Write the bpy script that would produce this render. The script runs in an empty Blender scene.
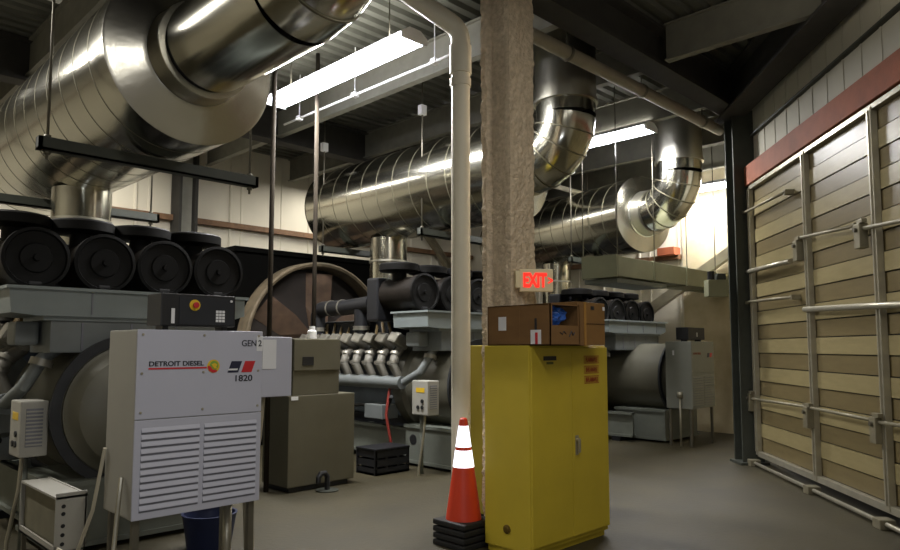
import bpy, bmesh, math, random
from mathutils import Vector, Matrix
from math import sin, cos, pi, radians, sqrt, atan, atan2
random.seed(7)
C = bpy.context.scene.collection
c45 = sqrt(.5)
EYE = 1.62
def W(r, z, h=0.0):                      # camera-frame ground coordinates -> world
    return ((r+z)*c45, (z-r)*c45, h)

# ------------------------------------------------------------------ materials
def lin(hexs):
    v = [int(hexs[i:i+2], 16)/255 for i in (0, 2, 4)]
    return tuple(((c+.055)/1.055)**2.4 if c > .04045 else c/12.92 for c in v)+(1,)
MATS = {}
def mat(name, col, rough=.6, metal=0., var=.12, scale=6., bump=0., bscale=40., stretch=None, col2=None, spec=.5):
    if name in MATS: return MATS[name]
    m = bpy.data.materials.new(name); m.use_nodes = True
    nt = m.node_tree; N = nt.nodes; L = nt.links
    b = N['Principled BSDF']
    b.inputs['Roughness'].default_value = rough; b.inputs['Metallic'].default_value = metal
    b.inputs['Specular IOR Level'].default_value = spec
    tc = N.new('ShaderNodeTexCoord'); mp = N.new('ShaderNodeMapping')
    if stretch: mp.inputs['Scale'].default_value = stretch
    L.new(tc.outputs['Object'], mp.inputs['Vector'])
    nz = N.new('ShaderNodeTexNoise'); nz.inputs['Scale'].default_value = scale; nz.inputs['Detail'].default_value = 5
    L.new(mp.outputs[0], nz.inputs['Vector'])
    rp = N.new('ShaderNodeValToRGB'); rp.color_ramp.elements[0].position = .3; rp.color_ramp.elements[1].position = .7
    a = lin(col)
    if col2: a2 = lin(col2)
    else: a2 = tuple(min(1, x*(1+var)) for x in a[:3])+(1,); a = tuple(x*(1-var) for x in a[:3])+(1,)
    rp.color_ramp.elements[0].color = a; rp.color_ramp.elements[1].color = a2
    L.new(nz.outputs['Fac'], rp.inputs[0]); L.new(rp.outputs[0], b.inputs['Base Color'])
    if bump:
        n2 = N.new('ShaderNodeTexNoise'); n2.inputs['Scale'].default_value = bscale; n2.inputs['Detail'].default_value = 4
        L.new(mp.outputs[0], n2.inputs['Vector'])
        bp = N.new('ShaderNodeBump'); bp.inputs['Strength'].default_value = bump; bp.inputs['Distance'].default_value = .02
        L.new(n2.outputs['Fac'], bp.inputs['Height']); L.new(bp.outputs[0], b.inputs['Normal'])
    MATS[name] = m; return m
def emit(name, col, strength):
    m = bpy.data.materials.new(name); m.use_nodes = True
    b = m.node_tree.nodes['Principled BSDF']
    b.inputs['Base Color'].default_value = lin(col); b.inputs['Emission Color'].default_value = lin(col)
    b.inputs['Emission Strength'].default_value = strength
    MATS[name] = m; return m

alu      = mat('alu_lagging', 'B9B7AB', .18, 1., .07, 3., .05, 7., (1, .25, 1))
seam_m   = mat('lagging_seam', '75715F', .5, .8, .1)
alu_dull = mat('alu_dull', 'B2AFA2', .36, 1., .10, 4., .10, 10.)
alu_cap  = mat('alu_cap', 'BBB9B0', .24, 1., .06, 2.5, .28, 3.0)
steel_dk = mat('steel_dark_green', '3A3D36', .6, .2, .15)
steel_rod= mat('steel_rod', '6A665A', .45, .6)
rod_dk   = mat('rod_dark', '2C2720', .85, 0, spec=.1)
girder_m = mat('girder_brown', '2A2823', .8, 0, .2)
beam_lt  = mat('beam_light', '8E8C80', .7, 0, .1)
deck_m   = mat('deck_metal', '5B5B52', .5, .35, .12)
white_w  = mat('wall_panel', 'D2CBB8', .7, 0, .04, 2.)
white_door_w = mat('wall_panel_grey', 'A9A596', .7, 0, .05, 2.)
beige_w  = mat('wall_plywood', 'B5A888', .85, 0, .1, 3.5, .1, 20, None, 'C8BC9E')
girt_m   = mat('girt_brown', '6F5238', .7, 0, .3, 9.)
redbeam  = mat('red_primer', '84492F', .75, 0, .18, 5., .1)
rust_m   = mat('rust_block', 'A65A38', .8)
floor_m  = mat('concrete_floor', '2D2815', .65, 0, .2, 1.6, .12, 22, None, '3A331B')
spray_lt = mat('fireproofing_light', 'C4B39A', .98, 0, .2, 22., 1.0, 45)
pvc_m    = mat('pvc', 'C9C2AE', .4, 0, .04, 3.)
pvc_grey = mat('pipe_grey', '8B8473', .5, 0, .1)
ybl      = mat('cabinet_yellow', 'BCA630', .5, 0, .06, 3.)
ybl2     = mat('cabinet_yellow_old', '9A8A2C', .55, 0, .08, 3.)
card_m   = mat('cardboard', '74542E', .85, 0, .1, 4., 0, 40, (1, 1, 4))
card_m2  = mat('cardboard_orange', '7C5A2E', .85, 0, .1, 4.)
card_in  = mat('cardboard_inside', '3A2814', .9)
tape_m   = mat('tape', '9C7236', .5)
bluebag  = mat('blue_bag', '2F5FB8', .3, 0, .25, 8.)
paper    = mat('paper', 'D8D8DA', .8, 0, .02)
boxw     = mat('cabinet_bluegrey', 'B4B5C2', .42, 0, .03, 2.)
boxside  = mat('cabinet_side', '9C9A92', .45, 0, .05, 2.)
box_dull = mat('cabinet_dull_grey', '7C7E76', .5, 0, .05, 2.)
slot_m   = mat('louver_shadow', '74757E', .6)
black_m  = mat('black_plastic', '15161A', .5)
black_c  = mat('filter_cap', '0C0B0A', .6, 0, .2, 5., spec=.15)
filt_br  = mat('filter_body', '16110C', .6, 0, .25, 6., spec=.2)
red_m    = mat('red_print', 'C0282E', .5)
navy_m   = mat('navy_print', '20223A', .5)
ink      = mat('ink', '1C1C22', .6)
rbrown   = mat('label_red_brown', '8A3A18', .6)
yel_m    = mat('yellow_print', 'D9B32A', .5)
grn_m    = mat('green_print', '7FA03A', .5)
gen_grey = mat('engine_grey', '6F7474', .5, .1, .1, 5.)
gen_pan  = mat('engine_panel', '7E8686', .5, .1, .06, 3.)
gen_blue = mat('engine_blue_grey', '50585E', .5, .2, .2, 4.)
gen_sil  = mat('engine_silver', '8B887E', .42, .6, .2, 9.)
gen_dk   = mat('engine_dark', '24262A', .55, .2, .3, 5.)
alt_m    = mat('alternator_cover', '5A584C', .45, .1, .1, 3.)
skid_m   = mat('skid_grey', '6A6E66', .55, .1, .12, 4.)
green_c  = mat('olive_cabinet', '545040', .6, 0, .06, 4.)
rad_m    = mat('radiator_black', '080807', .9, spec=.05)
fan_rim  = mat('fan_rim', '665A46', .75, 0, .25, 6.)
fan_br   = mat('fan_blade', '4A3828', .8, 0, .25, 6.)
orange   = mat('cone_orange', 'C83A1C', .45, 0, .05)
rubber   = mat('cone_base', '131313', .7)
duct_m   = mat('duct_green_grey', '84856C', .55, .1, .1, 3.)
wood_a   = mat('door_board_light', '7E7350', .38, 0, .1, 3.5, .06, 25, (1, 1, 6), '8A7E5A')
wood_b   = mat('door_board_dark', '62563A', .38, 0, .1, 3.5, .06, 25, (1, 1, 6), '6B5F40')
galv     = mat('galvanised', 'A8A392', .38, .65, .1, 7.)
hardw    = mat('door_hardware', '7C7662', .5, .4, .15, 9.)
cream    = mat('exit_cream', 'D9CBA4', .5, 0, .03)
tube_e   = emit('fluorescent_tube', 'F2F3FF', 34)
exit_e   = emit('exit_red', 'FF2A1E', 1.1)
collar_glow = emit('reflective_collar_glow', 'EEF2FF', 2.2)  # emission stands in for camera flash thrown back by the collars
fix_w    = mat('fixture_white', 'E4E4E4', .5, 0, .02)

# ------------------------------------------------------------------ mesh helpers
class MB:
    def __init__(s): s.bm = bmesh.new(); s.mats = []
    def mi(s, m):
        if m is None: return 0
        if m not in s.mats: s.mats.append(m)
        return s.mats.index(m)
    def _fin(s, verts, m, smooth=False):
        i = s.mi(m)
        for f in {f for v in verts for f in v.link_faces}:
            f.material_index = i; f.smooth = smooth
    def box(s, x0, x1, y0, y1, z0, z1, m=None, bev=0., rot=None, piv=None):
        r = bmesh.ops.create_cube(s.bm, size=1.)
        vs = r['verts']
        for v in vs:
            v.co = Vector(((x0+x1)/2+v.co.x*(x1-x0), (y0+y1)/2+v.co.y*(y1-y0), (z0+z1)/2+v.co.z*(z1-z0)))
        if rot is not None:
            p = Vector(piv if piv else ((x0+x1)/2, (y0+y1)/2, (z0+z1)/2))
            for v in vs: v.co = p+rot @ (v.co-p)
        s._fin(vs, m)
        if bev:
            es = list({e for v in vs for e in v.link_edges})
            o = bmesh.ops.bevel(s.bm, geom=es, offset=bev, segments=2, affect='EDGES', profile=.6)
            i = s.mi(m)
            for f in o['faces']: f.material_index = i
        return s
    def cyl(s, p0, p1, r0, r1=None, m=None, seg=24, caps=True, smooth=True):
        if r1 is None: r1 = r0
        p0 = Vector(p0); p1 = Vector(p1); d = (p1-p0).normalized()
        a = d.orthogonal().normalized(); b = d.cross(a)
        i = s.mi(m); R = []
        for p, r in ((p0, r0), (p1, r1)):
            R.append([s.bm.verts.new(p+a*cos(2*pi*k/seg)*r+b*sin(2*pi*k/seg)*r) for k in range(seg)])
        for k in range(seg):
            f = s.bm.faces.new((R[0][k], R[0][(k+1) % seg], R[1][(k+1) % seg], R[1][k])); f.smooth = smooth; f.material_index = i
        if caps:
            f = s.bm.faces.new(R[0][::-1]); f.material_index = i
            f = s.bm.faces.new(R[1]); f.material_index = i
        return s
    def lathe(s, prof, o, d, m=None, seg=40, smooth=True):      # prof: (distance along d, radius)
        o = Vector(o); d = Vector(d).normalized()
        a = d.orthogonal().normalized(); b = d.cross(a); i = s.mi(m); R = []
        for t, r in prof:
            if r < 1e-5: R.append([s.bm.verts.new(o+d*t)])
            else: R.append([s.bm.verts.new(o+d*t+a*cos(2*pi*k/seg)*r+b*sin(2*pi*k/seg)*r) for k in range(seg)])
        for q in range(len(R)-1):
            A, B = R[q], R[q+1]
            for k in range(seg):
                k2 = (k+1) % seg
                if len(A) == 1 and len(B) == 1: continue
                if len(A) == 1: f = s.bm.faces.new((A[0], B[k2], B[k]))
                elif len(B) == 1: f = s.bm.faces.new((A[k], A[k2], B[0]))
                else: f = s.bm.faces.new((A[k], A[k2], B[k2], B[k]))
                f.smooth = smooth; f.material_index = i
        return s
    def tube(s, pts, r, m=None, seg=10, caps=True, smooth=True):
        pts = [Vector(p) for p in pts]; i = s.mi(m); R = []; n = len(pts); a = None
        for k, p in enumerate(pts):
            d = (pts[min(k+1, n-1)]-pts[max(k-1, 0)]).normalized()
            if a is None: a = d.orthogonal().normalized()
            else: a = (a-d*a.dot(d)).normalized()
            b = d.cross(a); rr = r[k] if isinstance(r, (list, tuple)) else r
            R.append([s.bm.verts.new(p+a*cos(2*pi*j/seg)*rr+b*sin(2*pi*j/seg)*rr) for j in range(seg)])
        for k in range(n-1):
            for j in range(seg):
                f = s.bm.faces.new((R[k][j], R[k][(j+1) % seg], R[k+1][(j+1) % seg], R[k+1][j])); f.smooth = smooth; f.material_index = i
        if caps:
            f = s.bm.faces.new(R[0][::-1]); f.material_index = i
            f = s.bm.faces.new(R[-1]); f.material_index = i
        return s
    def poly(s, pts, m=None):
        f = s.bm.faces.new([s.bm.verts.new(p) for p in pts]); f.material_index = s.mi(m); return s
    def prism(s, prof, axis, a0, a1, m=None):     # prof: 2-D outline; axis 'x' -> (y,z), 'y' -> (x,z), 'z' -> (x,y)
        def P(p, a):
            return (a, p[0], p[1]) if axis == 'x' else ((p[0], a, p[1]) if axis == 'y' else (p[0], p[1], a))
        A = [s.bm.verts.new(P(p, a0)) for p in prof]; B = [s.bm.verts.new(P(p, a1)) for p in prof]; i = s.mi(m); n = len(prof)
        fs = [s.bm.faces.new(A[::-1]), s.bm.faces.new(B)]
        for k in range(n): fs.append(s.bm.faces.new((A[k], A[(k+1) % n], B[(k+1) % n], B[k])))
        for f in fs: f.material_index = i
        return s
    def build(s, name, m=None, parent=None, loc=None, rz=0, normals=True):
        if normals: bmesh.ops.recalc_face_normals(s.bm, faces=s.bm.faces[:])
        for e in s.bm.edges:
            if len(e.link_faces) == 2 and e.calc_face_angle(0) > radians(32): e.smooth = False
        me = bpy.data.meshes.new(name); s.bm.to_mesh(me); s.bm.free()
        for q in (s.mats or [m]): me.materials.append(q)
        o = bpy.data.objects.new(name, me); C.objects.link(o)
        if parent: o.parent = parent
        if loc is not None: o.location = loc
        if rz: o.rotation_euler = (0, 0, rz)
        return o
def arc(c, u, v, r, a0, a1, n):
    c = Vector(c); u = Vector(u); v = Vector(v)
    return [c+u*cos(radians(a0+(a1-a0)*k/n))*r+v*sin(radians(a0+(a1-a0)*k/n))*r for k in range(n+1)]
def thing(name, label, cat, loc=(0, 0, 0), rz=0, group=None):
    o = bpy.data.objects.new(name, None); C.objects.link(o); o.empty_display_size = .1
    o.location = loc; o.rotation_euler = (0, 0, rz); tag(o, label, cat, group); return o
def tag(o, label, cat, group=None):
    o['label'] = label; o['category'] = cat
    if group: o['group'] = group
    return o
def struct(o): o['kind'] = 'structure'; return o
def text(name, s, size, m, loc, parent=None, rz=0., stretch=1., depth=.001, bold=0.0, align='LEFT'):
    cu = bpy.data.curves.new(name, 'FONT'); cu.body = s; cu.size = size; cu.extrude = depth; cu.align_x = align; cu.offset = bold
    t = bpy.data.objects.new(name+'_tmp', cu); C.objects.link(t)
    bpy.context.view_layer.update()
    me = bpy.data.meshes.new_from_object(t.evaluated_get(bpy.context.evaluated_depsgraph_get()))
    bpy.data.objects.remove(t)
    me.materials.clear(); me.materials.append(m)
    o = bpy.data.objects.new(name, me); C.objects.link(o); o.location = loc
    o.rotation_euler = (pi/2, 0, rz); o.scale = (stretch, 1, 1)
    if parent: o.parent = parent
    return o
def copy_tree(o, parent=None):
    c = o.copy(); C.objects.link(c)
    if parent: c.parent = parent
    for ch in list(o.children): copy_tree(ch, c)
    return c

# ------------------------------------------------------------------ setting
DECK = 5.55; BACK = 12.5; RIGHT = 13.3
DA = W(4.35, 10.08); DB = W(4.04, 6.42)
dang = atan2(DB[1]-DA[1], DB[0]-DA[0])
def doorpt(s, n=0., h=0.):      # s along the door wall towards the camera, n into the room
    dx, dy = cos(dang), sin(dang)
    return (DA[0]+dx*s+dy*n, DA[1]+dy*s-dx*n, h)
END = doorpt(12.5)
MB().poly([(-3, BACK, 0), (-3, END[1]-.5, 0), (END[0]+.5, END[1]-.5, 0), (RIGHT+.4, 3.5, 0), (RIGHT+.4, BACK, 0)], floor_m).build('floor')
struct(bpy.data.objects['floor'])
# corrugated deck, flutes along X
m = MB(); y = -4.6; prof = []
while y < BACK+.1:
    prof += [(y, DECK), (y+.09, DECK), (y+.115, DECK+.05), (y+.175, DECK+.05)]; y += .2
A = [m.bm.verts.new((-3.1, p[0], p[1])) for p in prof]; B = [m.bm.verts.new((RIGHT+.4, p[0], p[1])) for p in prof]
for k in range(len(prof)-1): m.bm.faces.new((A[k], A[k+1], B[k+1], B[k]))
struct(m.build('ceiling', deck_m))
def ribbed(p0, p1, z0, z1, pitch, dep, side):
    m = MB(); p0 = Vector((p0[0], p0[1], 0)); p1 = Vector((p1[0], p1[1], 0)); d = p1-p0; L = d.length; d.normalize()
    n = Vector((-d.y, d.x, 0))*side; t = 0; pr = []
    while t < L:
        for a, b in ((0, 0), (.45, 0), (.47, dep), (.5, dep), (.52, 0), (.72, 0), (.73, dep*.4), (.77, dep*.4), (.78, 0)):
            if t+a*pitch <= L: pr.append(p0+d*(t+a*pitch)+n*b)
        t += pitch
    pr.append(p1)
    A = [m.bm.verts.new((q.x, q.y, z0)) for q in pr]; B = [m.bm.verts.new((q.x, q.y, z1)) for q in pr]
    for k in range(len(pr)-1): m.bm.faces.new((A[k], A[k+1], B[k+1], B[k]))
    return m
struct(ribbed((-3, BACK), (RIGHT, BACK), 0, DECK+.1, .9, .03, -1).build('wall_back', white_w))
struct(ribbed((RIGHT, BACK), (RIGHT, 6.55), 0, DECK+.1, .9, .03, -1).build('wall_right', white_w))
struct(MB().box(RIGHT-.08, RIGHT+.1, 3.55, 6.55, 0, DECK+.1, beige_w).build('wall_right_plywood'))
struct(MB().box(9.98, RIGHT+.1, 3.45, 3.55, 0, DECK+.1, beige_w).build('wall_right_return'))
struct(MB().box(-3.1, -3, END[1]-.5, BACK, 0, DECK+.1, white_w).build('wall_left'))
struct(MB().box(-3, END[0]+.5, END[1]-.3, END[1]-.2, 0, DECK+.1, white_door_w).build('wall_front'))
# door wall (local x toward camera, local -y... into the room is n)
wl = bpy.data.objects.new('wall_door_side', None)
def dlocal(mb, name, m=None, parent=None):
    return mb.build(name, m, parent, loc=(DA[0], DA[1], 0), rz=dang)
# in this local frame the room side is +y after mirroring: sin/cos give n = (dy,-dx) which is local -y
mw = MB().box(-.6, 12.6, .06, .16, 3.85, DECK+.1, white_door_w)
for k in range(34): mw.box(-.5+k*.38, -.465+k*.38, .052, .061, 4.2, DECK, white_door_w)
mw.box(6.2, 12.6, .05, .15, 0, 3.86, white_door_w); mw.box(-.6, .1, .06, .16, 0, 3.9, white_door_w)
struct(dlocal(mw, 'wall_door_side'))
struct(dlocal(MB().box(-.1, 12.5, -.10, .06, 3.93, 4.21, redbeam, .006), 'trim_1'))
struct(dlocal(MB().box(-.1, 12.5, -.0, .06, 4.665, 4.69, steel_dk), 'trim_2'))

# wall girts and columns on the back wall
def ibeam(m, p0, p1, h, w, mt, tf=.03, tw=.03):
    p0 = Vector(p0); p1 = Vector(p1); d = p1-p0; L = d.length; d.normalize()
    side = d.cross(Vector((0, 0, 1))).normalized(); up = side.cross(d)
    pr = [(-w/2, -h/2), (w/2, -h/2), (w/2, -h/2+tf), (tw/2, -h/2+tf), (tw/2, h/2-tf), (w/2, h/2-tf), (w/2, h/2), (-w/2, h/2), (-w/2, h/2-tf), (-tw/2, h/2-tf), (-tw/2, -h/2+tf), (-w/2, -h/2+tf)]
    A = [m.bm.verts.new(p0+side*a+up*b) for a, b in pr]; B = [m.bm.verts.new(p1+side*a+up*b) for a, b in pr]; i = m.mi(mt); n = len(pr)
    fs = [m.bm.faces.new(A[::-1]), m.bm.faces.new(B)]+[m.bm.faces.new((A[k], A[(k+1) % n], B[(k+1) % n], B[k])) for k in range(n)]
    for f in fs: f.material_index = i
    return m
m = MB().box(-2.9, 13.2, 12.34, 12.47, 3.93, 4.03, girt_m)
struct(m.build('trim_3'))
m = MB().box(13.17, 13.28, 6.6, 12.4, 3.42, 3.52, girt_m); struct(m.build('trim_4'))
tag(MB().box(13.0, 13.26, 6.62, 7.0, 3.5, 3.66, rust_m, .01).build('beam_stub'), 'short rust coloured beam end on the brown wall rail at right', 'beam')
m = MB(); m.box(5.25, 5.3, 12.1, 12.45, 0, DECK, girder_m).box(5.3, 5.55, 12.25, 12.28, 0, DECK, beam_lt).box(5.55, 5.6, 12.1, 12.45, 0, DECK, girder_m)
struct(m.build('trim_5'))
m = ibeam(MB(), (11.0, 12.3, 4.9), (12.9, 12.3, 3.0), .16, .14, mat('brace_tan', '7A715C', .6))
struct(m.build('trim_6'))
m = MB(); d = Vector((0, -2.1, 1.27)).normalized()
m.tube([(13.06, 8.3, 1.75), (13.06, 5.0, 3.75)], .13, mat('brace_grey', 'A39C86', .5), seg=4, smooth=False)
struct(m.build('trim_7'))

# ceiling steel
for k, x in enumerate((.5, 2.3, 4.1, 5.9, 7.7, 9.5, 11.32, 12.9)):
    m = ibeam(MB(), (x, 4.25 if x < 9.8 else 4.25, 5.29), (x, 12.4, 5.29), .46, .11, beam_lt if x == 5.9 else mat('purlin', '6B695E', .7), .02, .02)  # one purlin gets a paler colour for its face lit by the strip light
    struct(m.build('trim_%d' % (8+k)))
for k, x in enumerate((2.3, 5.0, 7.6)):
    m = ibeam(MB(), (x, -2.0 if x < 4 else (0.1 if x < 6 else 2.1), 5.29), (x, 3.9, 5.29), .46, .11, mat('purlin', '6B695E', .7), .02, .02)
    struct(m.build('trim_%d' % (16+k)))
m = ibeam(MB(), (-2.9, 4.1, 5.28), (10.0, 4.1, 5.28), .5, .3, girder_m, .04, .04)
struct(m.build('trim_19'))
a = doorpt(-.1, .22, 5.25); b = doorpt(12, .22, 5.25)
m = ibeam(MB(), a, b, .56, .34, girder_m, .04, .06)
struct(m.build('trim_20'))
m = ibeam(MB(), (-2.9, 9.9, 5.25), (13.2, 9.9, 5.25), .56, .26, girder_m, .04, .04); struct(m.build('trim_21'))

# dark steel column at the door corner
t = thing('steel_column', 'dark green-grey steel column beside the wooden door wall', 'column', (10.04, 4.06, 0), radians(-45))
m = MB()
m.box(-.15, .15, -.15, -.12, .02, 5.05, steel_dk); m.box(-.15, .15, .12, .15, .02, 5.05, steel_dk); m.box(-.02, .02, -.12, .12, .02, 5.05, steel_dk)
m.build('shaft', None, t)
MB().box(-.2, .2, -.2, .2, 0, .035, steel_dk, .004).build('base_plate', None, t)
m = MB().tube([(.17, -.13, .45), (.17, -.13, 4.95)], .012, galv, 8); m.tube([(.205, -.1, .45), (.205, -.1, 3.4)], .014, galv, 8)
m.build('conduit', None, t)
MB().box(.13, .25, -.17, -.09, .36, .48, hardw, .008).build('conduit_box', None, t)
t = thing('electrical_box', 'dark electrical box with fittings on left side of steel column', 'box', (9.72, 4.30, 2.35), radians(-45))
MB().box(-.16, .12, -.08, .10, 0, .24, duct_m, .008).build('enclosure', None, t)
m = MB().cyl((-.1, -.02, .24), (-.1, -.02, .36), .05, .05, black_m, 12).box(-.02, .1, -.06, .06, .24, .33, steel_dk, .005)
m.build('fitting', None, t)

# fireproofed column
def rough_col():
    m = MB(); import mathutils.noise as nz
    # H section outline, walked and subdivided, with lumpy offsets
    w = .17; f = .13; q = .075
    out = [(-w, -w), (w, -w), (w, -f+.02), (q, -f+.05), (q, f-.05), (w, f-.02), (w, w), (-w, w), (-w, f-.02), (-w+.05, f-.05), (-w+.05, -f+.05), (-w, -f+.02)]
    pts = []
    for k in range(len(out)):
        a = Vector(out[k]); b = Vector(out[(k+1) % len(out)]); n = max(1, int((b-a).length/.03))
        for j in range(n): pts.append(a+(b-a)*j/n)
    rows = []; nz_ = int(5.3/.035)
    for r in range(nz_+1):
        z = 5.3*r/nz_; row = []
        for p in pts:
            d = nz.noise(Vector((p.x*30, p.y*30, z*22)))*.014+nz.noise(Vector((p.x*9, p.y*9, z*7+5)))*.016
            s_ = 1+d/max(.05, p.length)
            row.append(m.bm.verts.new((p.x*s_, p.y*s_, z)))
        rows.append(row)
    n = len(pts)
    for r in range(nz_):
        for k in range(n): m.bm.faces.new((rows[r][k], rows[r][(k+1) % n], rows[r+1][(k+1) % n], rows[r+1][k]))
    m.bm.faces.new(rows[0][::-1]); m.bm.faces.new(rows[-1])
    return m
o = rough_col().build('fireproofed_column', spray_lt, None, (4.80, 4.05, 0))
tag(o, 'steel column coated in rough beige sprayed fireproofing behind the yellow cabinet', 'column')

# ------------------------------------------------------------------ door
dt = thing('wooden_door', 'large sliding door of horizontal wood boards in a steel frame', 'door', (DA[0], DA[1], 0), dang)
posts = [.34, 2.18, 3.68, 5.2, 6.15]
ZB, ZT = .2, 3.86
for k in range(4):
    m = MB(); x0, x1 = posts[k], posts[k+1]; n = 19; hh = (ZT-ZB)/n
    for j in range(n):
        z0 = ZB+j*hh
        mt = wood_a if (j+k*0) % 2 else wood_b
        m.box(x0, x1, -.012-(.012 if j % 2 else 0)+random.uniform(-.002, .002), .03, z0+.007, z0+hh-.006, mt)
    m.box(x0, x1, .005, .035, ZB, ZT, gen_dk)
    m.build('board_panel', None, dt)
for x in posts:
    m = MB().box(x-.035, x+.035, -.085, -.02, ZB-.05, ZT+.03, galv, .005).box(x-.012, x+.012, -.1, -.084, ZB, ZT, galv)
    m.build('post', None, dt)
MB().box(posts[0], posts[-1], -.075, -.01, ZT, ZT+.055, galv, .005).build('top_rail', None, dt)
MB().box(posts[0], posts[-1], -.075, -.01, ZB-.07, ZB, galv, .005).build('bottom_rail', None, dt)
def dz(s, px_v):            # height on the door plane for an image row (used once to lay the hardware out)
    p = doorpt(s); z = (p[0]+p[1])*c45; th = atan(73/695); y = (275-px_v)/695
    return EYE+z*(sin(th)+y*cos(th))/(cos(th)-y*sin(th))
for s, v in ((posts[0]-.13, 222), (posts[0]-.13, 312), (posts[0]-.05, 402), (posts[1]-.12, 250), (posts[1]-.02, 417), (posts[2]-.17, 235), (posts[2]-.05, 430), (posts[3]-.1, 240), (posts[3]-.03, 440)):
    z = dz(s, v)
    m = MB().box(s-.055, s+.055, -.16, -.075, z-.13, z+.11, hardw, .008)
    m.cyl((s, -.16, z+.05), (s, -.185, z+.05), .022, .022, steel_rod, 10); m.box(s-.02, s+.09, -.15, -.1, z+.11, z+.15, hardw, .004)
    m.build('latch_box', None, dt)
def rod(s0, v0, s1, v1, r):
    MB().tube([(s0, -.12, dz(s0, v0)), (s1, -.12, dz(s1, v1))], r, hardw, 8).box(s1-.05, s1+.02, -.13, -.02, dz(s1, v1)-.03, dz(s1, v1)+.03, hardw).build('lock_rod', None, dt)
rod(posts[0]-.1, 213, posts[1]-.42, 192, .018)
rod(posts[1]-.1, 238, posts[2]-.3, 226, .018)
rod(posts[0]-.1, 302, posts[1]-.35, 297, .018)
rod(posts[0]-.05, 399, posts[1]-.1, 407, .018); rod(posts[1], 408, posts[2]-.1, 421, .018); rod(posts[2], 423, posts[3], 441, .018)
MB().tube([(posts[0]-.1, -.1, dz(posts[0], 271)), (posts[1]-.4, -.1, dz(posts[1]-.4, 261))], .032, galv, 10).build('cross_bar', None, dt)
MB().tube([(posts[1]-.05, -.1, dz(posts[1], 309)), (posts[3], -.1, dz(posts[3], 300))], .032, galv, 10).build('cross_bar', None, dt)
MB().tube([(posts[2]-.1, -.12, dz(posts[2], 226)), (posts[3], -.12, dz(posts[3], 205))], .02, hardw, 8).build('lock_rod', None, dt)
t = thing('floor_track', 'steel pipe track with brackets on floor below wooden door', 'track', (DA[0], DA[1], 0), dang)
MB().tube([(.1, -.14, .05), (7.5, -.14, .05)], .022, galv, 8).build('pipe', None, t)
for x in posts[:4]:
    MB().box(x-.05, x+.09, -.2, -.06, 0, .09, hardw, .01).build('bracket', None, t)

# ------------------------------------------------------------------ mufflers
def muffler(label, loc, rz, L, stack_y, outlet, group='exhaust silencers under the ceiling', hz=3.97, R=.67):
    t = thing('exhaust_silencer', label, 'silencer', loc, rz, group)
    m = MB().lathe([(0, R-.01), (0, R), (L, R), (L, R-.01)], (0, 0, hz), (0, 1, 0), alu, 96)
    y = .32
    while y < L-.2:
        m.lathe([(y-.007, R-.002), (y-.007, R+.002), (y+.007, R+.002), (y+.007, R-.002)], (0, 0, hz), (0, 1, 0), seam_m, 72); y += .36
    m.build('shell', None, t)
    m = MB().lathe([(0, R+.004), (-.012, R+.004), (-.02, R-.02), (-.06, R*.62), (-.075, .40)], (0, 0, hz), (0, 1, 0), alu_cap, 72)
    m.build('front_cap', None, t)
    MB().lathe([(0, R+.004), (.02, R), (.1, R*.75), (.16, R*.35), (.18, 0)], (0, L, hz), (0, 1, 0), alu_cap, 64).build('rear_cap', None, t)
    MB().lathe([(-.05, .40), (-.22, .385), (-.24, .39), (-.26, .385), (-.27, .34)], (0, 0, hz), (0, 1, 0), alu_dull, 56).build('outlet_collar', None, t)
    r = outlet['r']
    if outlet.get('gap'):
        MB().lathe([(-.26, r-.03), (-.34, r-.03)], (0, 0, hz), (0, 1, 0), gen_dk, 48).build('joint', None, t)
    y0 = -.34 if outlet.get('gap') else -.26
    yb = -outlet['run']; Rb = outlet['bend']
    m = MB().lathe([(y0, r-.02), (y0-.01, r), (yb, r)] if yb < y0-.02 else [(y0+.05, r), (y0-.0, r)], (0, 0, hz), (0, 1, 0), alu, 56)
    m.build('outlet_pipe', None, t)
    pts = arc((0, yb, hz+Rb), (0, 0, -1), (0, -1, 0), Rb, 0, 90, 5)
    m = MB().tube(pts, r, alu, 48, caps=False, smooth=True)
    for p, q in zip(pts[1:-1], range(1, 5)):
        a = radians(90*q/5); d = Vector((0, -cos(a), sin(a)))
        m.lathe([(-.010, r-.005), (-.008, r+.007), (.008, r+.007), (.010, r-.005)], p, d, seam_m, 48)
    m.build('elbow', None, t)
    yv = yb-Rb; zt = hz+Rb
    m = MB().cyl((0, yv, zt), (0, yv, zt+outlet['v']), r, r, alu, 48, False); m.build('riser', None, t)
    if zt+outlet['v']+.02 < DECK:
        z1 = zt+outlet['v']
        m = MB().lathe([(0, r+.005), (0, r+.03), (.04, r+.03), (.04, r+.005)], (0, yv, z1-.02), (0, 0, 1), alu_dull, 48)
        m.build('flange', None, t)
        MB().cyl((0, yv, z1), (0, yv, DECK+.02), r+.01, r+.01, alu_dull, 48, False).build('roof_duct', None, t)
    m = MB().cyl((0, stack_y, 2.3), (0, stack_y, hz-R+.03), .29, .29, alu, 40, True)
    m.lathe([(0, .29), (0, .305), (.03, .305), (.03, .29)], (0, stack_y, 2.95), (0, 0, 1), alu_dull, 40)
    m.build('inlet_stack', None, t)
    return t
muffler('large aluminium clad exhaust silencer hanging at top left, nearest the camera', (2.41, 5.38, 0), 0, 4.3, 2.62, dict(r=.36, run=1.55, bend=.75, v=.8, gap=True), R=.70)
muffler('middle aluminium clad exhaust silencer behind the white vertical pipe', (7.0, 5.75, 0), 0, 3.97, 2.62, dict(r=.37, run=.27, bend=.52, v=.17))
muffler('aluminium clad exhaust silencer at right above the green grey duct', (10.96, 6.15, 0), radians(-15), 4.3, 2.42, dict(r=.365, run=.27, bend=.56, v=.18))

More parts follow.
